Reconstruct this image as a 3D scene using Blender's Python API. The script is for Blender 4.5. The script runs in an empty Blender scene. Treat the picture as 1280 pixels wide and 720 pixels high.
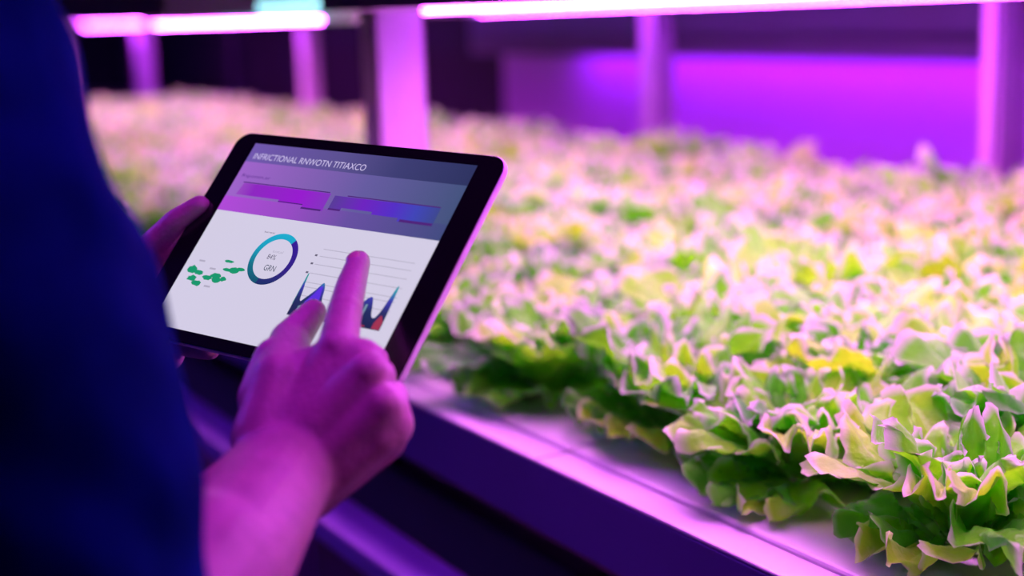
import bpy, bmesh, math, random
from mathutils import Vector, Matrix, noise
random.seed(7)
sc = bpy.context.scene
COL = sc.collection
F = 1778.0

# ------------------------------------------------------------ world frame
# X: across the growing bed (aisle -> back), Y: along the bed, Z: up
_up = -Vector((.03, 1, 342/F)).normalized()
_d = Vector((-1070, -310, F)).normalized()
_d = (_d - _up*_d.dot(_up)).normalized()
_x = _d.cross(_up)
M = Matrix((_x, _d, _up))            # rows: world axes in camera coordinates
CAM = Vector((0, 0, 1.4))
def W(x, y, z): return CAM + M @ Vector((x, y, z))          # metres right / down / forward of the eye
def P(px, py, z): return W((px-640)/F*z, (py-360)/F*z, z)
def at(px, py, axis, val):
    r = M @ Vector(((px-640)/F, (py-360)/F, 1))
    return CAM + r*((val-CAM[axis])/r[axis])
def proj(p):
    c = M.transposed() @ (Vector(p)-CAM)
    return (640+F*c.x/c.z, 360+F*c.y/c.z, c.z) if c.z > .05 else (9999, 9999, c.z)

# ------------------------------------------------------------ materials
def new_mat(name):
    m = bpy.data.materials.new(name); m.use_nodes = True
    nt = m.node_tree
    return m, nt, nt.nodes['Principled BSDF']
def mat(name, col, rough=.5, metal=0, spec=.5, var=.08, scale=20, bump=0, bscale=60, trans=0):
    m, nt, b = new_mat(name)
    n = nt.nodes.new('ShaderNodeTexNoise'); n.inputs['Scale'].default_value = scale; n.inputs['Detail'].default_value = 4
    tc = nt.nodes.new('ShaderNodeTexCoord'); nt.links.new(tc.outputs['Object'], n.inputs['Vector'])
    r = nt.nodes.new('ShaderNodeValToRGB')
    r.color_ramp.elements[0].position = .3; r.color_ramp.elements[1].position = .7
    r.color_ramp.elements[0].color = [c*(1-var) for c in col]+[1]
    r.color_ramp.elements[1].color = [min(1, c*(1+var)) for c in col]+[1]
    nt.links.new(n.outputs['Fac'], r.inputs['Fac']); nt.links.new(r.outputs['Color'], b.inputs['Base Color'])
    b.inputs['Roughness'].default_value = rough; b.inputs['Metallic'].default_value = metal
    b.inputs['Specular IOR Level'].default_value = spec
    if trans: b.inputs['Subsurface Weight'].default_value = trans; b.inputs['Subsurface Radius'].default_value = (.012, .004, .002); b.inputs['Subsurface Scale'].default_value = 1
    if bump:
        n2 = nt.nodes.new('ShaderNodeTexNoise'); n2.inputs['Scale'].default_value = bscale; n2.inputs['Detail'].default_value = 5
        nt.links.new(tc.outputs['Object'], n2.inputs['Vector'])
        bp = nt.nodes.new('ShaderNodeBump'); bp.inputs['Strength'].default_value = bump; bp.inputs['Distance'].default_value = .002
        nt.links.new(n2.outputs['Fac'], bp.inputs['Height']); nt.links.new(bp.outputs['Normal'], b.inputs['Normal'])
    return m
def emis(name, col, s):
    m, nt, b = new_mat(name)
    b.inputs['Base Color'].default_value = (*[min(1, c) for c in col], 1)
    b.inputs['Emission Color'].default_value = (*col, 1); b.inputs['Emission Strength'].default_value = s
    return m
def screen_mat(name, col, s=1.0):
    m, nt, b = new_mat(name)
    b.inputs['Base Color'].default_value = (.01, .01, .01, 1); b.inputs['Roughness'].default_value = .35
    b.inputs['Specular IOR Level'].default_value = .1
    b.inputs['Emission Color'].default_value = (*col, 1); b.inputs['Emission Strength'].default_value = s
    return m
def lin(r, g, b):
    f = lambda c: c/12.92 if c <= .04045 else ((c+.055)/1.055)**2.4
    return (f(r/255), f(g/255), f(b/255))
def ramp_screen(name, stops, length, axis=0, offset=0):
    """colour running along the object's own axis (a picture on the screen)"""
    m, nt, b = new_mat(name)
    tc = nt.nodes.new('ShaderNodeTexCoord'); sp = nt.nodes.new('ShaderNodeSeparateXYZ')
    mr = nt.nodes.new('ShaderNodeMapRange'); mr.inputs['From Min'].default_value = offset; mr.inputs['From Max'].default_value = offset+length
    r = nt.nodes.new('ShaderNodeValToRGB'); e = r.color_ramp.elements
    e[0].position = stops[0][0]; e[0].color = (*lin(*stops[0][1]), 1)
    e[1].position = stops[-1][0]; e[1].color = (*lin(*stops[-1][1]), 1)
    for p, c in stops[1:-1]:
        q = e.new(p); q.color = (*lin(*c), 1)
    nt.links.new(tc.outputs['Object'], sp.inputs[0]); nt.links.new(sp.outputs[axis], mr.inputs['Value'])
    nt.links.new(mr.outputs[0], r.inputs[0]); nt.links.new(r.outputs[0], b.inputs['Emission Color'])
    b.inputs['Emission Strength'].default_value = 1; b.inputs['Base Color'].default_value = (.01, .01, .01, 1)
    b.inputs['Specular IOR Level'].default_value = .1
    return m

def leaf_material():
    m, nt, b = new_mat('lettuce_leaf')
    out = nt.nodes['Material Output']
    at_ = nt.nodes.new('ShaderNodeAttribute'); at_.attribute_name = 'leaf'
    sp = nt.nodes.new('ShaderNodeSeparateColor'); nt.links.new(at_.outputs['Color'], sp.inputs[0])
    # G: random per leaf, R: towards margin, B: along the leaf
    oi = nt.nodes.new('ShaderNodeObjectInfo')
    mix0 = nt.nodes.new('ShaderNodeMath'); mix0.operation = 'MULTIPLY_ADD'; mix0.inputs[1].default_value = .25; mix0.inputs[2].default_value = 0
    nt.links.new(oi.outputs['Random'], mix0.inputs[0])
    add = nt.nodes.new('ShaderNodeMath'); add.operation = 'ADD'
    nt.links.new(sp.outputs[1], add.inputs[0]); nt.links.new(mix0.outputs[0], add.inputs[1])
    tc = nt.nodes.new('ShaderNodeTexCoord')
    n = nt.nodes.new('ShaderNodeTexNoise'); n.inputs['Scale'].default_value = 28; n.inputs['Detail'].default_value = 3
    nt.links.new(tc.outputs['Object'], n.inputs['Vector'])
    a2 = nt.nodes.new('ShaderNodeMath'); a2.operation = 'MULTIPLY_ADD'; a2.inputs[1].default_value = .5
    nt.links.new(n.outputs['Fac'], a2.inputs[0]); nt.links.new(add.outputs[0], a2.inputs[2])
    r = nt.nodes.new('ShaderNodeValToRGB'); e = r.color_ramp.elements
    e[0].position = .25; e[0].color = (.02, .44, .004, 1)
    e[1].position = 1.25; e[1].position = 1.0; e[1].color = (.31, .88, .012, 1)
    q = e.new(.6); q.color = (.14, .82, .004, 1)
    nt.links.new(a2.outputs[0], r.inputs[0])
    # pale pink margin: lamp sheen on the leaf tops put into the colour
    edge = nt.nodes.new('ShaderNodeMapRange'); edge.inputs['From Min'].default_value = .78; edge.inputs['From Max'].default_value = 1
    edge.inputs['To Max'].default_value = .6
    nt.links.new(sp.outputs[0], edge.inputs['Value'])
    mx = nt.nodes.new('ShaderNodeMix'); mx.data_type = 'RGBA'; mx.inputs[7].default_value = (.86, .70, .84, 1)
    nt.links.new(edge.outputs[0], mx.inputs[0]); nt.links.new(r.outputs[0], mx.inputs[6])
    # pale stalk at the leaf base
    st = nt.nodes.new('ShaderNodeMapRange'); st.inputs['From Min'].default_value = .45; st.inputs['From Max'].default_value = 0; st.inputs['To Max'].default_value = .4
    nt.links.new(sp.outputs[2], st.inputs['Value'])
    mx2 = nt.nodes.new('ShaderNodeMix'); mx2.data_type = 'RGBA'; mx2.inputs[7].default_value = (.25, .8, .05, 1)
    nt.links.new(st.outputs[0], mx2.inputs[0]); nt.links.new(mx.outputs[2], mx2.inputs[6])
    nt.links.new(mx2.outputs[2], b.inputs['Base Color'])
    b.inputs['Roughness'].default_value = .42; b.inputs['Specular IOR Level'].default_value = .6
    b.inputs['Sheen Weight'].default_value = .3
    b.inputs['Sheen Roughness'].default_value = .5
    n2 = nt.nodes.new('ShaderNodeTexNoise'); n2.inputs['Scale'].default_value = 110; n2.inputs['Detail'].default_value = 4
    nt.links.new(tc.outputs['Object'], n2.inputs['Vector'])
    bp = nt.nodes.new('ShaderNodeBump'); bp.inputs['Strength'].default_value = .7; bp.inputs['Distance'].default_value = .003
    nt.links.new(n2.outputs['Fac'], bp.inputs['Height']); nt.links.new(bp.outputs['Normal'], b.inputs['Normal'])
    tr = nt.nodes.new('ShaderNodeBsdfTranslucent'); nt.links.new(mx2.outputs[2], tr.inputs['Color'])
    ms = nt.nodes.new('ShaderNodeMixShader'); ms.inputs[0].default_value = .48
    nt.links.new(b.outputs[0], ms.inputs[1]); nt.links.new(tr.outputs[0], ms.inputs[2])
    nt.links.new(ms.outputs[0], out.inputs['Surface'])
    return m

LAMP = (.62, .060, 1.0)
PINK = (1.0, .23, .92)
MT = dict(
    leaf=leaf_material(),
    board=mat('white_foam', (.72, .70, .74), .5, var=.05, bump=.25, bscale=90),
    rim=mat('white_rim', (.62, .55, .70), .35, var=.04),
    fascia=mat('navy_fascia', (.12, .07, .30), .45, var=.06, scale=6),
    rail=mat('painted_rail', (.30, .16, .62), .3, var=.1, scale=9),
    darkmetal=mat('dark_metal', (.03, .022, .05), .4, var=.15),
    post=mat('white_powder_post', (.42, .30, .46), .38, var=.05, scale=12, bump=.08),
    shadepost=mat('shaded_post_tone', (.16, .10, .22), .5, var=.08),
    housing=mat('white_housing', (.75, .72, .76), .4, var=.03),
    deck=mat('shelf_deck', (.12, .10, .14), .5),
    wall=mat('wall_lit_tone', (.52, .26, .64), .55, var=.04, scale=2),
    soffit=mat('added_soffit_grey', (.13, .09, .20), .6, var=.05, scale=3),
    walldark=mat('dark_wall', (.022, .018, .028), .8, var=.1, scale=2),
    floor=mat('dark_floor', (.06, .05, .07), .45, var=.2, scale=3),
    tube=emis('grow_strip', LAMP, 75), pink=emis('pink_fill', (1.0, .165, .92), 15), tube_lip_fill=emis('lip_fill_strip', LAMP, 27), pink_front=emis('pink_fill_bright', PINK, 26), tube_blue=emis('cool_strip', (.35, .85, 1.0), 3.0),
    wallfill=emis('wall_fill_glow', (.36, .012, .95), 30), down=emis('arm_fill_glow', (.66, .03, 1.0), 13),
    aisle=emis('fascia_fill_glow', (.13, .06, 1.0), 60),
    black=mat('black_glass', (.006, .006, .008), .18, var=.02),
    alu=mat('brushed_aluminium', (.80, .76, .82), .38, metal=.35, var=.03),
    skin=mat('skin', (.50, .25, .36), .45, var=.10, scale=55, bump=.35, bscale=260, trans=.12),
    nail=mat('nail', (.68, .42, .38), .25, var=.03),
    shirt=mat('blue_cotton', (.002, .024, .15), .9, spec=.02, var=.18, scale=30, bump=.4, bscale=500),
    trousers=mat('black_trousers', (.02, .02, .03), .85, var=.15),
    shoe=mat('black_shoe', (.015, .015, .018), .4), hair=mat('dark_hair', (.02, .013, .01), .5, var=.3, scale=80, bump=.5),
    collar=mat('grey_collar', (.10, .10, .12), .7), eye=mat('eye_white', (.7, .7, .7), .2), iris=mat('iris', (.03, .02, .01), .2),
    lip=mat('lip', (.45, .18, .16), .4),
)

# ------------------------------------------------------------ helpers
def link(name, me, m=None, parent=None, smooth=False):
    o = bpy.data.objects.new(name, me); COL.objects.link(o)
    if m is not None:
        if not me.materials: me.materials.append(m)
    if smooth:
        for p in me.polygons: p.use_smooth = True
    if parent is not None:
        o.parent = parent
    return o
def fin(name, bm, m, parent=None, smooth=False, origin=None):
    if origin is not None:
        bmesh.ops.translate(bm, verts=bm.verts, vec=-Vector(origin))
    me = bpy.data.meshes.new(name); bm.to_mesh(me); bm.free()
    o = link(name, me, m, parent, smooth)
    if origin is not None: o.location = origin
    return o
def box(bm, x0, x1, y0, y1, z0, z1, bev=0):
    r = bmesh.ops.create_cube(bm, size=1)
    vs = r['verts']
    for v in vs:
        v.co = Vector(((x0+x1)/2+v.co.x*(x1-x0), (y0+y1)/2+v.co.y*(y1-y0), (z0+z1)/2+v.co.z*(z1-z0)))
    if bev:
        es = list({e for v in vs for e in v.link_edges})
        bmesh.ops.bevel(bm, geom=es, offset=bev, segments=2, affect='EDGES', profile=.5)
    return bm
def tag(o, label=None, cat=None, group=None, kind=None):
    if label: o['label'] = label
    if cat: o['category'] = cat
    if group: o['group'] = group
    if kind: o['kind'] = kind
    return o
def empty(name, loc):
    o = bpy.data.objects.new(name, None); COL.objects.link(o); o.location = loc; o.empty_display_size = .05
    return o
def structure(name, m, *boxes, bev=0):
    bm = bmesh.new()
    for b in boxes: box(bm, *b, bev=bev)
    return tag(fin(name, bm, m), kind='structure')

def frame_of(ax):
    ax = ax.normalized(); h = Vector((0, 0, 1)) if abs(ax.z) < .9 else Vector((1, 0, 0))
    u = ax.cross(h).normalized(); return u, ax.cross(u).normalized(), ax
def rcone(bm, p0, p1, r0, r1, n=20, flat=None, k=1.0, flatend=False):
    """sphere-swept tapered limb piece; flat = direction squeezed by k"""
    p0, p1 = Vector(p0), Vector(p1)
    ax = p1-p0; L = ax.length
    if L < 1e-6: ax = Vector((0, 0, 1)); L = 1e-6
    u, v, a = frame_of(ax)
    if flat is not None:
        f_ = Vector(flat); f_ = (f_-a*f_.dot(a)).normalized(); u = f_; v = a.cross(u).normalized()
    rings = []
    prof = []
    for i in range(1, 7):
        t = math.pi/2*(i/6); prof.append((-r0*math.cos(t), r0*math.sin(t)))
    if not flatend:
        for i in range(0, 6):
            t = math.pi/2*(i/6); prof.append((L+r1*math.sin(t), r1*math.cos(t)))
    else:
        prof.append((L, r1))
    for h, r in prof:
        rings.append([bm.verts.new(p0+a*h+u*(r*k*math.cos(q))+v*(r*math.sin(q))) for q in [2*math.pi*j/n for j in range(n)]])
    b0 = bm.verts.new(p0-a*r0); b1 = bm.verts.new(p0+a*(L+(0 if flatend else r1)))
    for A, B in zip(rings, rings[1:]):
        for j in range(n):
            bm.faces.new((A[j], A[(j+1) % n], B[(j+1) % n], B[j]))
    for j in range(n):
        bm.faces.new((b0, rings[0][(j+1) % n], rings[0][j]))
        bm.faces.new((b1, rings[-1][j], rings[-1][(j+1) % n]))
def chain(bm, pts, rs, **k):
    for a, b, r, s in zip(pts, pts[1:], rs, rs[1:]): rcone(bm, a, b, r, s, **k)
def ellipsoid(bm, c, ax, rads, n=24):
    """ax: three axis vectors"""
    r = bmesh.ops.create_uvsphere(bm, u_segments=n, v_segments=n//2, radius=1)
    for v in r['verts']:
        q = v.co.copy(); v.co = Vector(c)+ax[0]*(q.x*rads[0])+ax[1]*(q.y*rads[1])+ax[2]*(q.z*rads[2])
def skinify(name, bm, m, voxel, parent=None, smooth_it=4, smooth_f=.5, disp=None, origin=None):
    """merge the overlapping limb pieces into one continuous surface"""
    bmesh.ops.recalc_face_normals(bm, faces=bm.faces)
    o = fin(name+'_src', bm, None)
    md = o.modifiers.new('r', 'REMESH'); md.mode = 'VOXEL'; md.voxel_size = voxel; md.adaptivity = 0
    s = o.modifiers.new('s', 'SMOOTH'); s.factor = smooth_f; s.iterations = smooth_it
    dg = bpy.context.evaluated_depsgraph_get(); dg.update()
    me = bpy.data.meshes.new_from_object(o.evaluated_get(dg))
    bpy.data.objects.remove(o)
    me.name = name
    if disp:
        ns = [v.normal.copy() for v in me.vertices]
        for v, nn in zip(me.vertices, ns): v.co += nn*disp(v.co)
    if origin is not None:
        for v in me.vertices: v.co -= Vector(origin)
    me.materials.clear()
    o = link(name, me, m, parent, True)
    return o

# ------------------------------------------------------------ setting
XF = .639                 # front face of the bed
XB = 1.90                 # back of the bed
Y0, Y1 = -.7, 5.85        # near / far end of the bed
WX = 2.55                 # back wall
structure('floor', MT['floor'], (-2.2, WX+.3, -2.6, 9.2, -.1, 0))
structure('ceiling', MT['walldark'], (-2.2, WX+.3, -2.6, 9.2, 2.9, 3.0))
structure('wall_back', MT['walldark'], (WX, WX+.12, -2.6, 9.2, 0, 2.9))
structure('lit_wall_tone', MT['wall'], (WX-.012, WX, -2.5, 4.35, .12, 2.88))  # lit stretch of the back wall: violet wash and its left end put into colour
structure('wall_left', MT['walldark'], (-2.2, WX, 9.1, 9.2, 0, 2.9))
structure('wall_right', MT['walldark'], (-2.2, WX, -2.6, -2.5, 0, 2.9))
structure('wall_front', MT['walldark'], (-2.3, -2.2, -2.6, 9.2, 0, 2.9))
zs = at(900, 72, 0, WX-.12).z
structure('added_soffit', MT['soffit'], (WX-.14, WX-.012, -2.5, 4.35, zs+.05, 2.9), (WX-.14, WX-.125, -2.5, 4.35, zs, zs+.06))  # soffit added so its lip keeps the strip's light off the upper wall
structure('baseboard_back', MT['walldark'], (WX-.02, WX, -2.5, 9.1, 0, .1))

# unseen violet strip added to wash the back wall, hidden by the soffit lip
t = tag(empty('wall_fill_light', (WX-.095, 1.25, zs+.05)), 'added violet fill strip hidden behind the soffit lip, washing the back wall', 'lamp')
bm = box(bmesh.new(), -.022, .022, -2.6, 2.6, -.012, 0); fin('housing', bm, MT['housing'], t)
bm = box(bmesh.new(), -.016, .016, -2.58, 2.58, -.018, -.012); fin('diffuser', bm, MT['wallfill'], t)

# unseen ceiling panel added as blue-violet fill for the bed's front fascia
t = tag(empty('fascia_fill_light', (-1.2, 5.0, 2.9)), 'added blue-violet fill panel on the ceiling, brightening the bed front', 'lamp')
bm = box(bmesh.new(), -.3, .3, -.6, .6, -.05, 0, .004); fin('housing', bm, MT['housing'], t)
bm = box(bmesh.new(), -.27, .27, -.57, .57, -.056, -.05); fin('diffuser', bm, MT['aisle'], t)

t = tag(empty('arm_fill_light', (.36, .75, 2.9)), 'added violet fill panel over the aisle, brightening the arm and hand', 'lamp')  # unseen panel added to brighten the forearm and hand
bm = box(bmesh.new(), -.17, .17, -.6, .6, -.30, -.26, .004); fin('housing', bm, MT['housing'], t)
bm = box(bmesh.new(), -.15, .15, -.58, .58, -.306, -.30); fin('diffuser', bm, MT['down'], t)
for sy_ in (-.5, .5):
    bm = box(bmesh.new(), -.004, .004, sy_-.004, sy_+.004, -.26, 0); fin('hanger', bm, MT['darkmetal'], t)
# ------------------------------------------------------------ growing rack
rack = tag(empty('growing_rack', ((XF+XB)/2, 2.5, 0)), 'long tiered metal growing rack carrying the lettuce bed', 'rack')
def rp(name, m, *boxes, bev=.0015):
    bm = bmesh.new()
    for b in boxes: box(bm, *b, bev=bev)
    bmesh.ops.translate(bm, verts=bm.verts, vec=-rack.location)
    return fin(name, bm, m, rack)
# tray: bottom, front fascia, lip
rp('tray', MT['darkmetal'], (XF+.004, XB, Y0, Y1, .945, .965), (XB-.01, XB, Y0, Y1, .965, 1.0), (XF+.004, XB, Y0, Y0+.01, .965, 1.0), (XF+.004, XB, Y1-.01, Y1, .965, 1.0))
tag(rp('front_fascia', MT['fascia'], (XF, XF+.004, Y0, Y1, .936, 1.0)), 'dark blue front edge')
tag(rp('rim', MT['rim'], (XF, XF+.035, Y0, Y1, 1.0, 1.004)), 'white lip along the front edge')
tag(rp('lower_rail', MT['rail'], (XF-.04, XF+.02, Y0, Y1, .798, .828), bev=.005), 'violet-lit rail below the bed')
rp('lower_rail', MT['darkmetal'], (XF+.15, XF+.19, Y0, Y1, .70, .80), bev=.004)
tag(rp('lip_joint', MT['darkmetal'], (XF+.001, XF+.034, at(665, 575, 2, 1.004).y-.0012, at(665, 575, 2, 1.004).y+.0012, 1.003, 1.0046), bev=.0002), 'dark joint in the white lip')
# posts
mp = at(497, 200, 0, .87)
front_posts = [mp.y-1.95*1, mp.y, mp.y+1.95, mp.y+3.9]
# upright pierces the bed a little behind its front edge
def channel(x, y, wx, wy, z0=0., z1=2.2):
    """folded steel upright: web + two flanges, open at the back"""
    th = .004
    return [(x-wx/2, x+wx/2, y-wy/2, y-wy/2+th, z0, z1), (x-wx/2, x-wx/2+th, y-wy/2, y+wy/2, z0, z1), (x+wx/2-th, x+wx/2, y-wy/2, y+wy/2, z0, z1)]
for y in front_posts:
    p = rp('upright', MT['post'], *channel(.87, y, .074, .05), bev=.0008)
BX = 1.935
rp('upright', MT['shadepost'], *channel(BX, at(822, 150, 0, BX).y, .05, .06), bev=.0008)  # upright standing in shade, the shade put into its colour
rp('upright', MT['post'], *channel(BX, at(1238, 150, 0, BX).y, .018, .028), bev=.0008)
rp('upright', MT['shadepost'], *channel(BX+.05, at(1262, 150, 0, BX+.05).y, .04, .05), bev=.0008)  # shaded side of the right upright, added as a darker piece
rp('upright', MT['post'], *channel(BX, at(388, 100, 0, BX).y, .05, .06), bev=.0008)
# front leg under the bed
pl = at(372, 690, 0, XF+.12)
rp('leg', MT['rail'], (XF+.10, XF+.14, pl.y-.018, pl.y+.018, 0, .80), bev=.003)
# upper tier deck above the lamps
tag(rp('upper_shelf', MT['deck'], (.545, XB+.06, Y0, Y1, 1.502, 1.525)), 'dark shelf deck above the grow lamps')
rp('shelf_beam', MT['housing'], (.535, .555, Y0, Y1, 1.49, 1.56), bev=.003)
# second rack further left: two uprights seen past the bed's end
r2 = tag(empty('storage_rack', (2.0, 7.3, 0)), 'dark metal rack beyond the far end of the lettuce bed', 'rack')
def r2p(name, m, *boxes):
    bm = bmesh.new()
    for b in boxes: box(bm, *b, bev=.002)
    bmesh.ops.translate(bm, verts=bm.verts, vec=-r2.location); return fin(name, bm, m, r2)
for x, y in ((1.9, 6.5), (2.35, 6.5), (1.9, 8.3), (2.35, 8.3)): r2p('upright', MT['post'] if x < 2 and y < 7 else MT['darkmetal'], *channel(x, y, .07, .06))
for z in (.3, 1.0, 1.75): r2p('shelf', MT['deck'], (1.87, 2.38, 6.47, 8.33, z, z+.03))

# grow lamps: slim LED bars hung under the upper deck
GL = 'LED grow lamps hanging over the lettuce'
def make_lamp(length, strip):
    t = empty('grow_lamp', (0, 0, 0))
    bm = bmesh.new()
    # trapezoid reflector housing
    prof = [(-.030, .006), (-.030, .011), (-.013, .030), (.013, .030), (.030, .011), (.030, .006)]
    a = [bm.verts.new((x, -length/2, z)) for x, z in prof]; b = [bm.verts.new((x, length/2, z)) for x, z in prof]
    for i in range(6): bm.faces.new((a[i], a[(i+1) % 6], b[(i+1) % 6], b[i]))
    bm.faces.new(a[::-1]); bm.faces.new(b)
    bmesh.ops.recalc_face_normals(bm, faces=bm.faces)
    fin('housing', bm, MT['housing'], t)
    bm = bmesh.new(); rb = []
    n = 8
    pr = [(.013*math.cos(math.pi*(1+i/n)), .006+.008*math.sin(math.pi*(1+i/n))) for i in range(n+1)]
    A = [bm.verts.new((x, -length/2+.01, z)) for x, z in pr]; B = [bm.verts.new((x, length/2-.01, z)) for x, z in pr]
    for i in range(n): bm.faces.new((A[i], A[i+1], B[i+1], B[i]))
    bm.faces.new(A); bm.faces.new(B[::-1]); bm.faces.new((A[-1], A[0], B[0], B[-1]))
    bmesh.ops.recalc_face_normals(bm, faces=bm.faces)
    fin('diffuser', bm, strip, t)
    for s in (-1, 1):
        bm = box(bmesh.new(), -.031, .031, s*length/2-.006, s*length/2+.006, -.003, .031, .002); fin('end_cap', bm, MT['housing'], t)
        bm = box(bmesh.new(), -.002, .002, s*length*.3-.006, s*length*.3+.006, .029, 1.502-1.41); fin('hanger', bm, MT['darkmetal'], t)
    return t
def lamp_between(x, px0, px1, z, strip, label, ya=None, yb=None):
    if yb is None: yb = at(px0, 10, 0, x).y
    if ya is None: ya = at(px1, 10, 0, x).y
    o = make_lamp(yb-ya, strip); o.location = (x, (ya+yb)/2, z)
    tag(o, label, 'lamp', GL); return o
T = MT['tube']
def make_fill_panel(length, glow):
    t = empty('fill_panel', (0, 0, 0)); wd, dp = .075, .055
    bm = bmesh.new()
    for b in ((-wd, wd, -length/2, length/2, dp+.004, dp+.018), (-wd, -wd+.003, -length/2, length/2, 0, dp+.006), (wd-.003, wd, -length/2, length/2, 0, dp+.006), (-wd, wd, -length/2, -length/2+.003, 0, dp+.006), (-wd, wd, length/2-.003, length/2, 0, dp+.006)): box(bm, *b)
    fin('housing', bm, MT['deck'], t)
    bm = box(bmesh.new(), -wd+.01, wd-.01, -length/2+.01, length/2-.01, dp-.002, dp+.004); fin('diffuser', bm, glow, t)
    for s in (-1, 1):
        bm = box(bmesh.new(), -.006, .006, s*length*.3-.006, s*length*.3+.006, dp+.018, .092); fin('hanger', bm, MT['darkmetal'], t)
    return t
rown4 = ['front', 'second', 'middle', 'fourth', 'rear']
for i, x in enumerate((.735, 1.10, 1.31, 1.52, 1.72)):
    for k, (a, b) in enumerate(((.30, 2.75), (2.85, 5.6))):
        if i == 0: a, b = ((.30, mp.y-.25), (mp.y+.35, 5.6))[k]
        o = make_fill_panel(b-a, MT['pink_front'] if i < 2 and k == 0 else MT['pink']); o.location = (x, (a+b)/2, 1.410+.0)
        tag(o, 'added pink fill panel over the %s lettuces, %s line from the aisle' % (('near', 'far left')[k], rown4[i]), 'lamp', 'added pink fill panels under the upper shelf')
lamp_between(.985, 527, 0, 1.409, T, 'long pink-white grow lamp right of the thick upright, nearest the aisle', ya=.58)
lamp_between(.585, 532, 0, 1.428, MT['tube_lip_fill'], 'added fill lamp above the front edge of the bed, brightening the white lip', ya=.60)  # strip added to light the front lip
lamp_between(1.83, 600, 0, 1.409, T, 'long grow lamp right of the thick upright, over the rearmost rows', ya=.5)
lamp_between(.985, 195, 425, 1.398, T, 'magenta grow lamp left of the thick upright, hanging lowest')
lamp_between(.93, 258, 425, 1.424, MT['tube_blue'], 'cyan-white lamp left of the thick upright')
lamp_between(1.22, 70, 210, 1.411, T, 'white-glowing grow lamp at the far left end of the row')
lamp_between(1.83, 105, 360, 1.405, T, 'grow lamp over the rearmost rows at the far left')

# ------------------------------------------------------------ foam boards
BG = 'white foam growing boards on the bed'
yb = Y0+.02; k = 0
seam = at(665, 575, 2, 1.004).y
BL = 1.2
yb = seam-2*BL+.0
nb = 0
while yb < Y1-.05:
    a, b = max(yb, Y0+.012), min(yb+BL-.003, Y1-.012)
    bm = bmesh.new()
    box(bm, XF+.036, XB-.012, a, b, .966, 1.006, .003)
    # softly raised front edge of the board
    for v in bm.verts:
        if v.co.z > 1.0 and v.co.x < XF+.06: v.co.z += .002
    o = fin('growing_board', bm, MT['board'], None, origin=(XF+.036, (a+b)/2, .966))
    names = ['white foam growing board nearest the camera at the lower right', 'white foam growing board right of the seam in the front lip', 'white foam growing board left of the seam, behind the tablet', 'white foam growing board beyond the thick upright', 'white foam growing board under the far left lettuces', 'last white foam growing board at the far end of the bed', 'short white foam board closing the far end']
    tag(o, names[min(nb, 6)], 'growing board', BG); nb += 1
    yb += BL

# ------------------------------------------------------------ lettuce
def leaf(bm, cl, az, L, Wd, e0, curl, base_r, rnd, ph, amp, z0, nU=25, nV=33, cup=.35, pale=1.0):
    rows = []
    ca, sa = math.cos(az), math.sin(az)
    r, z, e = base_r, z0, e0
    n1 = random.uniform(7, 10.5); n2 = random.uniform(16, 22); p2 = random.random()*6
    twist = random.uniform(-.25, .25)
    for j in range(nV):
        t = j/(nV-1)
        wv = Wd*.5*(.20+.80*math.sin(min(1, t*1.12)*math.pi*.60)**1.25)*math.sqrt(max(0, 1-max(0, (t-.55)/.45)**2*.93))
        row = []
        for i in range(nU):
            s = -1+2*i/(nU-1)
            th = s*(.5+1.5*(1-t))
            ed = max(abs(s)**2.2, max(0, (t-.45)/.55)**2)*min(1, t*2.2)
            lob = 1+.20*ed*math.sin(n1*th+ph)+.09*ed*math.sin(n2*th+p2)
            lat = s*wv*lob
            nrm = -cup*wv*(abs(s)**1.6)*(-1)*(1-t*.9) + amp*ed*(math.sin(n1*1.0*th+ph+1.2)+.55*math.sin(n2*th+p2+t*5))
            nrm += twist*lat*t
            nrm += (.0050*noise.noise(Vector((s*wv*42+ph*9, t*L*42, ph)))+.0030*noise.noise(Vector((s*wv*110+ph*5, t*L*110, ph*3))))*min(1, t*3)
            ext = .012*ed*math.sin(n1*th+ph)*max(0, t-.5)*2
            # local frame on the curved midrib
            tx, tz = math.cos(e), math.sin(e)
            nx, nz = -math.sin(e), math.cos(e)
            R_ = r+nx*nrm+tx*ext; Z_ = z+nz*nrm+tz*ext
            if i in (0, nU-1) or j == nV-1:
                R_ += random.uniform(-.0022, .0022); lat += random.uniform(-.0018, .0018); Z_ += random.uniform(-.0018, .0018)
            v = bm.verts.new((ca*R_-sa*lat, sa*R_+ca*lat, max(.002, Z_)))
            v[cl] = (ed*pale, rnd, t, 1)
            row.append(v)
        rows.append(row)
        ds = L/(nV-1)
        r += math.cos(e)*ds; z += math.sin(e)*ds
        e -= curl/(nV-1)*(.3+1.5*t)
    for A, B in zip(rows, rows[1:]):
        for i in range(nU-1):
            f_ = bm.faces.new((A[i], A[i+1], B[i+1], B[i])); f_.smooth = True

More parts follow.
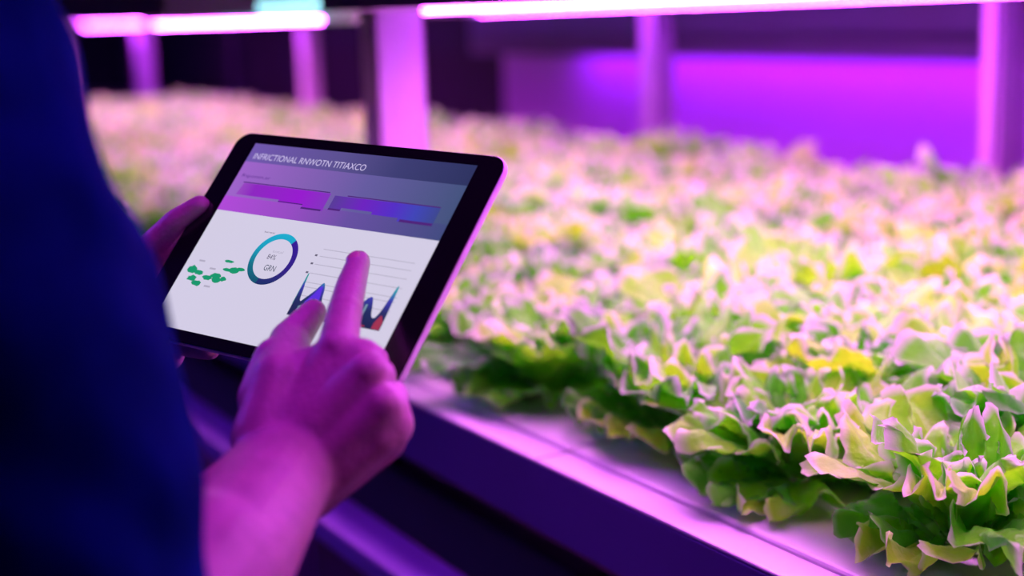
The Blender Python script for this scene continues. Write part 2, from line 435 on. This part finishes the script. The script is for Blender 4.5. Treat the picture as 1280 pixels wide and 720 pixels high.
def head_mesh(seed, nleaf, hscale=1.):
    random.seed(seed)
    bm = bmesh.new(); cl = bm.verts.layers.float_color.new('leaf')
    for i in range(nleaf):
        q = i/(nleaf-1)                       # 0 outer, 1 inner
        az = i*2.39996+random.uniform(-.3, .3)
        L = (.074+.052*math.sin(math.pi*min(1, q*1.25+.12)))*random.uniform(.88, 1.14)*hscale
        Wd = (.082-.030*q)*random.uniform(.85, 1.2)
        e0 = math.radians(34+46*q+random.uniform(-8, 10))
        curl = math.radians(38-12*q+random.uniform(-25, 42))
        if q < .22: e0 = math.radians(random.uniform(12, 26)); curl = math.radians(random.uniform(15, 40)); L = random.uniform(.070, .088)*hscale
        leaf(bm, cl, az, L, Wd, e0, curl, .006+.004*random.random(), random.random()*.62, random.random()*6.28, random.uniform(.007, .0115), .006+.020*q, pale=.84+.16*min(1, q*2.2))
    # pale stem in the heart of the rosette
    me = bpy.data.meshes.new('lettuce_head'); bm.to_mesh(me); bm.free()
    me.materials.append(MT['leaf'])
    return me
variants = [head_mesh(100+i, random.choice([26, 28, 30]), 1.0+.04*(i % 3)) for i in range(9)]
random.seed(11)
sp_x, sp_y = .170, .182
heads = []
x = XF+.036+.092; col = 0
while x < XB-.05:
    y = .30-sp_y+(sp_y/2 if col % 2 else 0)
    row = 0
    while y < Y1-.07:
        hx, hy = x+random.uniform(-.012, .012), y+random.uniform(-.014, .014)
        px, py, z = proj((hx, hy, 1.06))
        m_ = 150/z
        if -40-m_ < px < 1280+m_*1.1 and py < 720+m_ and not (abs(hx-.87) < .075 and abs(hy-mp.y) < .055):
            heads.append((hx, hy, col, px, py, z))
        y += sp_y; row += 1
    x += sp_x; col += 1
cells = {}
print('lettuce count', len(heads))
ordinal = ['front', 'second', 'third', 'fourth', 'fifth', 'sixth', 'seventh', 'eighth', 'rearmost']
colmax = max(h[2] for h in heads)
bycol = {}
for h in heads: bycol.setdefault(h[2], []).append(h)
numw = ['first', 'second', 'third', 'fourth', 'fifth', 'sixth', 'seventh', 'eighth', 'ninth', 'tenth', 'eleventh', 'twelfth', 'thirteenth', 'fourteenth', 'fifteenth', 'sixteenth', 'seventeenth', 'eighteenth', 'nineteenth', 'twentieth']
def numword(k):
    if k < 20: return numw[k]
    k += 1; tens = {2: 'twenty', 3: 'thirty', 4: 'forty'}[k//10]
    return tens+('-'+numw[k % 10-1] if k % 10 else 'th').replace('-th', 'th') if k % 10 else tens[:-1]+'ieth'
for c, hs in bycol.items():
    hs.sort(key=lambda h: h[1])
    for k, (hx, hy, _, px, py, z) in enumerate(hs):
        me = variants[random.randrange(len(variants))]
        o = bpy.data.objects.new('lettuce_head', me); COL.objects.link(o)
        o.location = (hx, hy, 1.0065); s = random.uniform(1.15, 1.38) if c else random.uniform(1.0, 1.12)
        o.scale = (s, s, random.uniform(.90, 1.18)); o.rotation_euler = (random.uniform(-.08, .08), random.uniform(-.08, .08), random.random()*6.28)
        rown = 'front row along the aisle' if c == 0 else ('rearmost row by the back uprights' if c == colmax else ordinal[c]+' row from the aisle')
        tag(o, 'frilly green lettuce, %s from the near end in the %s' % (numword(k), rown), 'lettuce', 'frilly lettuces growing on the bed')

# ------------------------------------------------------------ tablet
ob_ = Vector((.79955495, .12910085, -.58655336)); vb_ = Vector((-.40298341, .83946603, -.3645561)); nb_ = Vector((.44532712, .52785391, .72322473))
U, V, N = M@ob_, M@vb_, M@nb_           # along the long side, down the short side, away from the viewer
TC = W(-.1364524, -.02752468, .95509714)
tab = tag(empty('tablet', TC), 'black-bezelled tablet with charts on its screen, held over the bed', 'tablet')
# local frame: x = U, y = -V (up), z = -N (towards the reader)
RT = Matrix((U, -V, -N)).transposed()
tab.rotation_euler = RT.to_euler()
def rrect(bm, w, h, r, z, n=8):
    vs = []
    for cx, cy, a0 in ((w/2-r, h/2-r, 0), (-w/2+r, h/2-r, 90), (-w/2+r, -h/2+r, 180), (w/2-r, -h/2+r, 270)):
        for i in range(n+1):
            a = math.radians(a0+90*i/n); vs.append(bm.verts.new((cx+r*math.cos(a), cy+r*math.sin(a), z)))
    return vs
def slab(w, h, r, prof):
    """prof: list of (inset, z) from the back to the front"""
    bm = bmesh.new(); rings = [rrect(bm, w-2*i, h-2*i, max(.0005, r-i), z) for i, z in prof]
    n = len(rings[0])
    for A, B in zip(rings, rings[1:]):
        for j in range(n): bm.faces.new((A[j], A[(j+1) % n], B[(j+1) % n], B[j]))
    bm.faces.new(rings[0][::-1]); bm.faces.new(rings[-1])
    return bm
TW, TH = .2506, .1741
o = fin('back_shell', slab(TW, TH, .0125, [(.004, -.0078), (.0012, -.0068), (0, -.0048), (0, -.0016), (.0004, -.0010)]), MT['alu'], tab, False); o['label'] = 'silver metal back shell'
o = fin('bezel', slab(TW-.0012, TH-.0012, .012, [(0, -.0012), (0, -.0003), (.0003, 0)]), MT['black'], tab); o['label'] = 'black glass bezel'
def quad(bm, u0, v0, u1, v1, z):     # millimetres, v down
    vs = [bm.verts.new((a/1000, -b/1000, z)) for a, b in ((u0, v1), (u1, v1), (u1, v0), (u0, v0))]
    bm.faces.new(vs)
SC = .0001
bm = bmesh.new(); quad(bm, -103.7, -18.6, 103.7, 77.75, SC)
scr = fin('screen', bm, screen_mat('screen_page', lin(211, 205, 228), 1), tab); scr['label'] = 'lit white page of the screen'
hg = ramp_screen('header_picture', [(0, (112, 88, 172)), (.45, (88, 80, 140)), (.7, (58, 62, 112)), (1, (40, 52, 92))], .207, 0, -.1037)
bm = bmesh.new(); quad(bm, -103.7, -77.75, 103.7, -61.5, SC); fin('header_bar', bm, hg, scr)
pg = ramp_screen('panel_picture', [(0, (158, 100, 200)), (.3, (134, 96, 180)), (.6, (100, 92, 158)), (1, (66, 84, 124))], .207, 0, -.1037)
bm = bmesh.new(); quad(bm, -103.7, -61.5, 103.7, -18.6, SC); fin('panel_band', bm, pg, scr)
lowg = ramp_screen('panel_low', [(0, (176, 74, 214)), (.35, (148, 76, 192)), (.6, (102, 80, 160)), (1, (64, 76, 126))], .207, 0, -.1037)
bm = bmesh.new(); quad(bm, -103.7, -31, 103.7, -18.6, SC*2); fin('panel_band', bm, lowg, scr)
def poly(bm, pts, z):
    bm.faces.new([bm.verts.new((a/1000, -b/1000, z)) for a, b in pts][::-1])
b1 = ramp_screen('bar_one', [(0, (150, 70, 190)), (.15, (140, 40, 190)), (.7, (150, 28, 205)), (1, (132, 50, 190))], .086, 0, -.092)
bm = bmesh.new(); poly(bm, [(-92, -43.2), (-5.7, -43.2), (-5.7, -28.5), (-26, -28.5), (-26, -31), (-50, -31), (-50, -33), (-94, -33)], SC*3); fin('card_bar', bm, b1, scr)
b2 = ramp_screen('bar_two', [(0, (86, 60, 150)), (.3, (108, 36, 190)), (.6, (82, 48, 196)), (.8, (62, 70, 182)), (1, (58, 72, 140))], .0935, 0, -.0013)
bm = bmesh.new(); poly(bm, [(-1.3, -42), (92.3, -42.5), (92.3, -28.5), (62, -28.5), (62, -31), (38, -31), (38, -33), (10, -33), (10, -30.5), (-1.3, -30.5)], SC*3); fin('card_bar', bm, b2, scr)
dk = screen_mat('screen_dark', lin(78, 36, 120))
bm = bmesh.new(); bm.free()
for q4 in ((-26, -29.6, -7, -28.2), (64, -30.2, 92, -28.2), (-1.3, -31.6, 10, -30.2), (-50, -32.0, -26, -31.2)):
    bm = bmesh.new(); quad(bm, *q4, SC*4); fin('card_shadow', bm, dk, scr)
for q4 in ((-93, -44.2, -7, -43.4), (10, -43.2, 92, -42.4)):
    bm = bmesh.new(); quad(bm, *q4, SC*4); fin('card_line', bm, dk, scr)
def text(name, s, u, v, h, width, m, parent, shear=0, z=SC*5):
    cu = bpy.data.curves.new(name, 'FONT'); cu.body = s; cu.size = 1; cu.shear = shear
    o = bpy.data.objects.new(name, cu); COL.objects.link(o)
    dg = bpy.context.evaluated_depsgraph_get(); dg.update()
    me = bpy.data.meshes.new_from_object(o.evaluated_get(dg)); bpy.data.objects.remove(o)
    xs = [q.co.x for q in me.vertices]; ysz = [q.co.y for q in me.vertices]
    x0, x1, y0, y1 = min(xs), max(xs), min(ysz), max(ysz)
    for q in me.vertices:
        q.co = Vector(((u+(q.co.x-x0)/(x1-x0)*width)/1000, -(v-(q.co.y-y0)/(y1-y0)*h)/1000, z))
    me.materials.clear()
    return link(name, me, m, parent)
text('title_text', 'INFRICTIONAL RNWOTN TITIAXCO', -97.5, -64.0, 5.2, 110, screen_mat('text_light', lin(205, 192, 236)), scr)
text('caption_text', 'Rtpontn.ar', -98, -47.2, 3.4, 29, screen_mat('text_violet', lin(92, 48, 142)), scr)
# ring chart
def ring(name, a0, a1, ro, ri, m, cx=-25.6, cy=13.4, z=SC*2):
    bm = bmesh.new(); n = 48; A = []; B = []
    for i in range(n+1):
        a = math.radians(a0+(a1-a0)*i/n)
        A.append(bm.verts.new(((cx+ro*math.sin(a))/1000, (-cy+ro*math.cos(a))/1000, z))); B.append(bm.verts.new(((cx+ri*math.sin(a))/1000, (-cy+ri*math.cos(a))/1000, z)))
    for i in range(n): bm.faces.new((A[i], B[i], B[i+1], A[i+1]))
    bmesh.ops.recalc_face_normals(bm, faces=bm.faces)
    return fin(name, bm, m, scr)
rg = ramp_screen('ring_teal', [(0, (14, 78, 104)), (.35, (16, 112, 132)), (.7, (20, 160, 190)), (1, (24, 172, 205))], .041, 1, -.034)
rv = ramp_screen('ring_violet', [(0, (20, 48, 96)), (.3, (48, 34, 128)), (1, (52, 26, 150))], .041, 1, -.034)
ring('ring_chart', 190, 395, 20.6, 16.0, rg); ring('ring_chart', 35, 190, 20.6, 16.0, rv)
gy = screen_mat('screen_grey', lin(96, 92, 112)); lg = screen_mat('screen_lightgrey', lin(176, 170, 192)); gr = screen_mat('screen_green', lin(18, 150, 104)); bk = screen_mat('screen_ink', lin(48, 66, 84))
text('ring_text', '84%', -31, 14.2, 4.0, 8, gy, scr); text('ring_text', 'total', -29, 8.6, 2.0, 10, lg, scr); text('ring_text', 'GRN', -28.5, 23, 4.6, 10.5, bk, scr)
text('chart_caption', 'harvest', -46, -5.6, 1.4, 10, gy, scr)
# green patchwork map
bm = bmesh.new(); random.seed(5)
for u, v, a, b in ((-94, 31.5, 4.6, 3.0), (-86, 33, 4.5, 2.0), (-90, 38.5, 4.5, 2.4), (-83, 41.5, 4.4, 2.4), (-75.5, 36, 4.6, 1.8), (-68.5, 33.5, 5, 2.2), (-66, 36.5, 5.0, 2.0), (-60, 34.8, 3, 1.8), (-60.5, 27.5, 5.2, 1.4), (-54, 27, 5.6, 2.2), (-49, 25.5, 4.4, 1.5), (-63.5, 20.8, 4.6, 1.1)):
    ps = [(u+a*(1+random.uniform(-.2, .2))*math.cos(q), v+b*(1+random.uniform(-.25, .25))*math.sin(q)) for q in [k*math.pi/6 for k in range(12)]]
    poly(bm, ps, SC*(2+random.random()))
fin('green_map', bm, gr, scr)
bm = bmesh.new()
for u, v in ((-89, 23.8), (-71, 42.5), (-75, 28.5)): quad(bm, u-3, v-.7, u+3, v+.7, SC*3)
fin('map_caption', bm, lg, scr)
# line chart
bm = bmesh.new()
for k, v in enumerate((0, 5.6, 12, 19, 26, 29.5, 36)): quad(bm, 14-k*.3, v-.25, 94, v+.25, SC*2)
fin('grid_line', bm, lg, scr)
bm = bmesh.new()
for v in (5.3, 11.8, 18.8): quad(bm, 9.4, v-.7, 11.6, v+.7, SC*2)
fin('axis_label', bm, gy, scr)
top1 = [(12.6, 23), (15, 30), (17.5, 40), (21, 37), (26, 30.5), (29.8, 24.5), (33, 29), (36, 38), (42, 45), (48, 46), (55, 47)]
ch = ramp_screen('chart_picture', [(0, (26, 34, 72)), (.45, (34, 46, 96)), (.75, (60, 60, 170)), (1, (30, 150, 170))], .030, 1, -.0515)
bm = bmesh.new()
def area(bm, top, base, z):
    sm = []
    for k in range(len(top)-1):
        p0, p1, p2, p3 = top[max(0, k-1)], top[k], top[k+1], top[min(len(top)-1, k+2)]
        for h in range(5):
            t = h/5
            sm.append(tuple(.5*((2*b)+(-a+c)*t+(2*a-5*b+4*c-d)*t*t+(-a+3*b-3*c+d)*t**3) for a, b, c, d in zip(p0, p1, p2, p3)))
    top = sm+[top[-1]]
    for (a, b), (c, d) in zip(top, top[1:]):
        bm.faces.new([bm.verts.new((p/1000, -q/1000, z)) for p, q in ((a, base), (c, base), (c, d), (a, b))])
area(bm, top1, 51.5, SC*3)
fin('area_chart', bm, ch, scr)
bm = bmesh.new(); area(bm, [(60, 50), (64.5, 44), (68, 36), (71.5, 30), (75, 28.5), (78, 34), (81, 41), (84, 42.5), (86.5, 38), (88.5, 27), (90, 19), (91.4, 19), (92.4, 34), (93, 46)], 50.5, SC*3); fin('area_chart', bm, ch, scr)
bm = bmesh.new(); area(bm, [(12.2, 20), (13.2, 20), (15, 34), (17, 42)], 43, SC*2.5)
fin('chart_bar', bm, screen_mat('screen_teal', lin(40, 150, 150)), scr)
bm = bmesh.new(); area(bm, [(22, 40), (26, 34), (29.8, 27), (32, 32), (34, 40)], 43, SC*4); fin('chart_peak', bm, screen_mat('screen_blueviolet', lin(90, 50, 220)), scr)
bm = bmesh.new(); area(bm, [(86, 46), (89, 40), (92.5, 44)], 50, SC*4); quad(bm, 64, 48.6, 80, 49.6, SC*4); fin('chart_accent', bm, screen_mat('screen_red', lin(160, 52, 80)), scr)
bm = bmesh.new(); area(bm, [(72.5, 34), (74.4, 34)], 47, SC*4); area(bm, [(18.5, 44), (20.5, 43)], 48, SC*4); fin('chart_accent', bm, screen_mat('screen_pale', lin(120, 150, 170)), scr)
bm = bmesh.new(); r = bmesh.ops.create_circle(bm, cap_ends=True, segments=32, radius=.0052)
for v in r['verts']: v.co += Vector((-TW/2+.011, 0, .0001))
fin('home_button', bm, MT['black'], tab)

# ------------------------------------------------------------ person
# points over the screen plane: pixel direction and clearance towards the reader
_tc = Vector((-.1364524, -.02752468, .95509714))
def S(px, py, c):
    r = Vector(((px-640)/F, (py-360)/F, 1)); t = (nb_.dot(_tc)-c)/nb_.dot(r)
    q = r*t; return W(q.x, q.y, q.z)
RS, RE = W(-.284, -.135, .63), W(-.176, .185, .60)
RWr = P(352, 588, .795)
LS, LE, LWr = W(-.55, -.14, .95), W(-.50, .19, 1.06), P(128, 425, 1.05)
person_o = empty('person', (.05, .88, 0))
tag(person_o, 'person in a blue shirt holding the tablet and pointing at its screen', 'person')
hips = Vector((.03, .88, .92)); chest = Vector((.045, .875, 1.30)); neckb = Vector((.05, .87, 1.47))
ey, ex = Vector((0, 1, 0)), Vector((1, 0, 0))
HC = Vector((.10, .86, 1.635))
def body_parts(bm):
    # torso
    ellipsoid(bm, chest, (ex, ey, Vector((0, 0, 1))), (.105, .165, .2)); ellipsoid(bm, hips, (ex, ey, Vector((0, 0, 1))), (.10, .155, .16))
    rcone(bm, hips, chest, .10, .115, k=.85, flat=ex)
    chain(bm, [RS+Vector((0, .03, 0)), neckb, LS-Vector((0, .03, 0))], [.05, .055, .05])
    chain(bm, [neckb, HC-Vector((.02, 0, .06))], [.058, .054])
    # head
    ellipsoid(bm, HC+Vector((-.012, 0, .03)), (ex, ey, Vector((0, 0, 1))), (.095, .076, .093))
    ellipsoid(bm, HC+Vector((.022, 0, -.03)), (ex, ey, Vector((0, 0, 1))), (.066, .058, .083))
    rcone(bm, HC+Vector((.085, 0, .012)), HC+Vector((.104, 0, -.026)), .007, .012)
    ellipsoid(bm, HC+Vector((.07, 0, -.095)), (ex, ey, Vector((0, 0, 1))), (.02, .026, .018))
    for s in (-1, 1): ellipsoid(bm, HC+Vector((-.005, s*.078, -.005)), (ex, ey, Vector((0, 0, 1))), (.020, .008, .032))
    # legs
    for s in (-1, 1):
        h = hips+Vector((0, s*.085, -.03)); kn = Vector((.055, .88+s*.10, .50)); an = Vector((.02, .88+s*.11, .09))
        chain(bm, [h, kn, an], [.085, .055, .038]); chain(bm, [an-Vector((.03, 0, .045)), an+Vector((.15, s*.02, -.055))], [.034, .028])
    # arms
    chain(bm, [RS, RE], [.056, .044]); chain(bm, [LS, LE], [.052, .042])
    # right forearm, oval towards the wrist
    md = RWr.lerp(RE, .5)
    rcone(bm, RE, md, .044, .0445); rcone(bm, md, RWr, .0445, .0315, flat=M@Vector((.35, .35, .87)), k=.86)
    # --- right hand: pointing
    back = (M@Vector((-.30, -.30, -.90))).normalized()          # out of the back of the hand
    iM, mM, rM, lM = S(422, 438, .046), S(459, 467, .048), S(478, 508, .040), S(474, 546, .030)
    sh = dict(flat=back, k=.80)
    # metacarpal fans give the back of the hand its ridges
    for kn, r0, r1, off in ((iM, .0175, .0125, (-14, -12)), (mM, .019, .0128, (0, 0)), (rM, .0185, .0122, (14, 10)), (lM, .0175, .0118, (26, 22))):
        w0 = RWr + M@Vector((off[0]/F*.8, off[1]/F*.8, 0))*1.0
        rcone(bm, w0, kn, r0, r1, **sh)
        inner = kn-back*.010
        rcone(bm, w0-back*.008, inner, r0, r1*1.02, **sh)
    rcone(bm, RWr, (iM+mM)/2-back*.008, .024, .017, **sh); rcone(bm, RWr, (rM+lM)/2-back*.008, .023, .016, **sh)
    # index finger on the glass
    chain(bm, [iM, S(430, 393, .030), S(439, 357, .018), S(448.5, 327, .0085)], [.0124, .0108, .0097, .0077])
    rcone(bm, S(430, 393, .030), S(431, 391, .030), .0111, .0111)
    # curled fingers: knuckle -> middle joint over the glass edge -> back under the palm
    for kn, pip, dip, tip, r in (
        (mM, S(464, 452, .022), S(440, 470, .010), S(424, 486, .016), .0102),
        (rM, S(489, 497, .020), S(462, 500, .006), S(440, 508, .012), .0100),
        (lM, S(486, 541, .014), S(468, 540, .002), S(446, 534, .010), .0092)):
        chain(bm, [kn, pip, dip, tip], [r*1.14, r*1.06, r*.93, r*.82])
    # thumb: leaves the side of the palm, lies beside the index finger
    chain(bm, [RWr+M@Vector((-.010, -.016, .012)), S(352, 478, .050), S(362, 426, .030), S(392, 390, .018)], [.021, .0185, .0125, .0085])
    rcone(bm, S(352, 478, .05), iM-back*.012, .016, .012)
    rcone(bm, S(330, 500, .048), S(345, 450, .042), .016, .014)
    # --- left forearm and hand: cradles the tablet's left edge from behind
    rcone(bm, LE, LE.lerp(LWr, .45), .041, .042); rcone(bm, LE.lerp(LWr, .45), LWr, .042, .029)
    palm = S(172, 375, -.034); nn = (M@nb_).normalized(); vv = V
    rcone(bm, LWr, palm, .027, .022); rcone(bm, S(160, 420, -.030), S(185, 345, -.030), .018, .016)
    rcone(bm, LWr, S(205, 440, -.026), .021, .015)
    # thumb along the edge
    chain(bm, [S(165, 365, -.028), S(192, 310, -.006), S(222, 278, .0005), S(250, 257, .0015)], [.0165, .0125, .0105, .0078])
    # four fingers spread behind the shell
    for (a, b), (c, d), (e, f2), (g, h2) in (((185, 330), (205, 312), (232, 318), (262, 330)), ((182, 355), (222, 352), (260, 362), (292, 374)), ((180, 385), (225, 388), (262, 398), (292, 408)), ((180, 415), (212, 425), (240, 432), (262, 437))):
        chain(bm, [S(a, b, -.030), S(c, d, -.026), S(e, f2, -.020), S(g, h2, -.0165)], [.0105, .0096, .0088, .0075])
bm = bmesh.new(); body_parts(bm)
body = skinify('body', bm, MT['skin'], .0021, person_o, smooth_it=5, smooth_f=.5, origin=person_o.location)

def folds(amp, s):
    def f_(co):
        q = co*s
        return amp*(noise.noise(Vector((q.x+q.z*.9, q.y, q.z*.35)))+.5*noise.noise(q*2.1))
    return f_
bm = bmesh.new()
ellipsoid(bm, chest+Vector((0, 0, -.01)), (ex, ey, Vector((0, 0, 1))), (.125, .188, .215)); rcone(bm, hips+Vector((0, 0, .0)), chest, .150, .135, k=.78, flat=ex)
rcone(bm, hips-Vector((0, 0, .08)), hips+Vector((0, 0, .02)), .10, .150, k=.8, flat=ex)
chain(bm, [RS+Vector((0, .03, 0)), neckb-Vector((0, 0, .025)), LS-Vector((0, .03, 0))], [.064, .066, .064])
cuff = RE+(RWr-RE)*.16
chain(bm, [RS, RS.lerp(RE, .5), RE], [.076, .076, .064])
rcone(bm, RE, cuff, .062, .056, flatend=True)
lc = LE.lerp(LWr, .2)
chain(bm, [LS, LS.lerp(LE, .5), LE], [.07, .064, .058]); rcone(bm, LE, lc, .056, .052, flatend=True)
shirt = skinify('shirt', bm, MT['shirt'], .005, person_o, smooth_it=3, disp=folds(.011, 12), origin=person_o.location)
shirt['label'] = 'blue long shirt with loose folded sleeves'
bm = bmesh.new()
for s in (-1, 1):
    h = hips+Vector((0, s*.08, -.05)); kn = Vector((.055, .88+s*.10, .50)); an = Vector((.02, .88+s*.11, .10))
    chain(bm, [h, kn], [.105, .078]); rcone(bm, kn, an, .078, .066, flatend=True)
ellipsoid(bm, hips-Vector((0, 0, .03)), (ex, ey, Vector((0, 0, 1))), (.118, .170, .13))
skinify('trousers', bm, MT['trousers'], .006, person_o, smooth_it=2, disp=folds(.006, 9), origin=person_o.location)
for s in (-1, 1):
    bm = bmesh.new(); a = Vector((-.02, .88+s*.11, .048)); rcone(bm, a, a+Vector((.18, s*.02, -.010)), .046, .038); rcone(bm, a+Vector((0, 0, .01)), a+Vector((0, 0, .06)), .045, .042)
    for v in bm.verts: v.co.z = max(.0, v.co.z)
    skinify('shoe', bm, MT['shoe'], .006, person_o, smooth_it=2, origin=person_o.location)
bm = bmesh.new()
ellipsoid(bm, HC+Vector((-.025, 0, .042)), (ex, ey, Vector((0, 0, 1))), (.100, .086, .098)); ellipsoid(bm, HC+Vector((-.055, 0, -.01)), (ex, ey, Vector((0, 0, 1))), (.060, .078, .085))
skinify('hair', bm, MT['hair'], .004, person_o, smooth_it=1, disp=folds(.004, 60), origin=person_o.location)
for s in (-1, 1):
    bm = bmesh.new(); ellipsoid(bm, HC+Vector((.074, s*.031, .004)), (ex, ey, Vector((0, 0, 1))), (.011, .012, .010), 16); e_ = fin('eye', bm, MT['eye'], person_o, True); e_.matrix_parent_inverse = Matrix.Translation(-person_o.location)
    bm = bmesh.new(); ellipsoid(bm, HC+Vector((.0835, s*.031, .002)), (ex, ey, Vector((0, 0, 1))), (.003, .005, .005), 12); i_ = fin('iris', bm, MT['iris'], e_, True)
    bm = bmesh.new(); rcone(bm, HC+Vector((.082, s*.018, .024)), HC+Vector((.070, s*.048, .024)), .003, .002); q_ = fin('eyebrow', bm, MT['hair'], person_o, True); q_.matrix_parent_inverse = Matrix.Translation(-person_o.location)
bm = bmesh.new(); rcone(bm, HC+Vector((.078, -.022, -.058)), HC+Vector((.078, .022, -.058)), .007, .007); q_ = fin('mouth', bm, MT['lip'], person_o, True); q_.matrix_parent_inverse = Matrix.Translation(-person_o.location)
# index fingernail
nd = (S(448.5, 327, .0085)-S(439, 357, .018)).normalized(); ob = (-(M@nb_)*1 + M@Vector((-.15, 0, -.6))).normalized(); ob = (ob-nd*ob.dot(nd)).normalized()
bm = bmesh.new(); ellipsoid(bm, S(447.2, 331, .0095)+ob*.0066, (nd, nd.cross(ob), ob), (.0064, .0052, .0018), 16)
q_ = fin('fingernail', bm, MT['nail'], person_o, True); q_.matrix_parent_inverse = Matrix.Translation(-person_o.location)

# ------------------------------------------------------------ camera
cam = bpy.data.cameras.new('camera'); co = bpy.data.objects.new('camera', cam); COL.objects.link(co)
R3 = Matrix((M@Vector((1, 0, 0)), M@Vector((0, -1, 0)), M@Vector((0, 0, -1)))).transposed()
co.matrix_world = Matrix.Translation(CAM) @ R3.to_4x4()
cam.sensor_width = 36; cam.lens = F/1280*36; cam.clip_start = .02
cam.dof.use_dof = True; cam.dof.focus_distance = .965; cam.dof.aperture_fstop = 2.7
sc.camera = co

w = bpy.data.worlds.new('world'); sc.world = w; w.use_nodes = True
w.node_tree.nodes['Background'].inputs[0].default_value = (.2, .08, .6, 1); w.node_tree.nodes['Background'].inputs[1].default_value = .02
sc.view_settings.view_transform = 'Standard'; sc.view_settings.look = 'None'; sc.view_settings.exposure = 0; sc.view_settings.gamma = 1
sc.view_settings.use_curve_mapping = False
sc.cycles.use_denoising = True
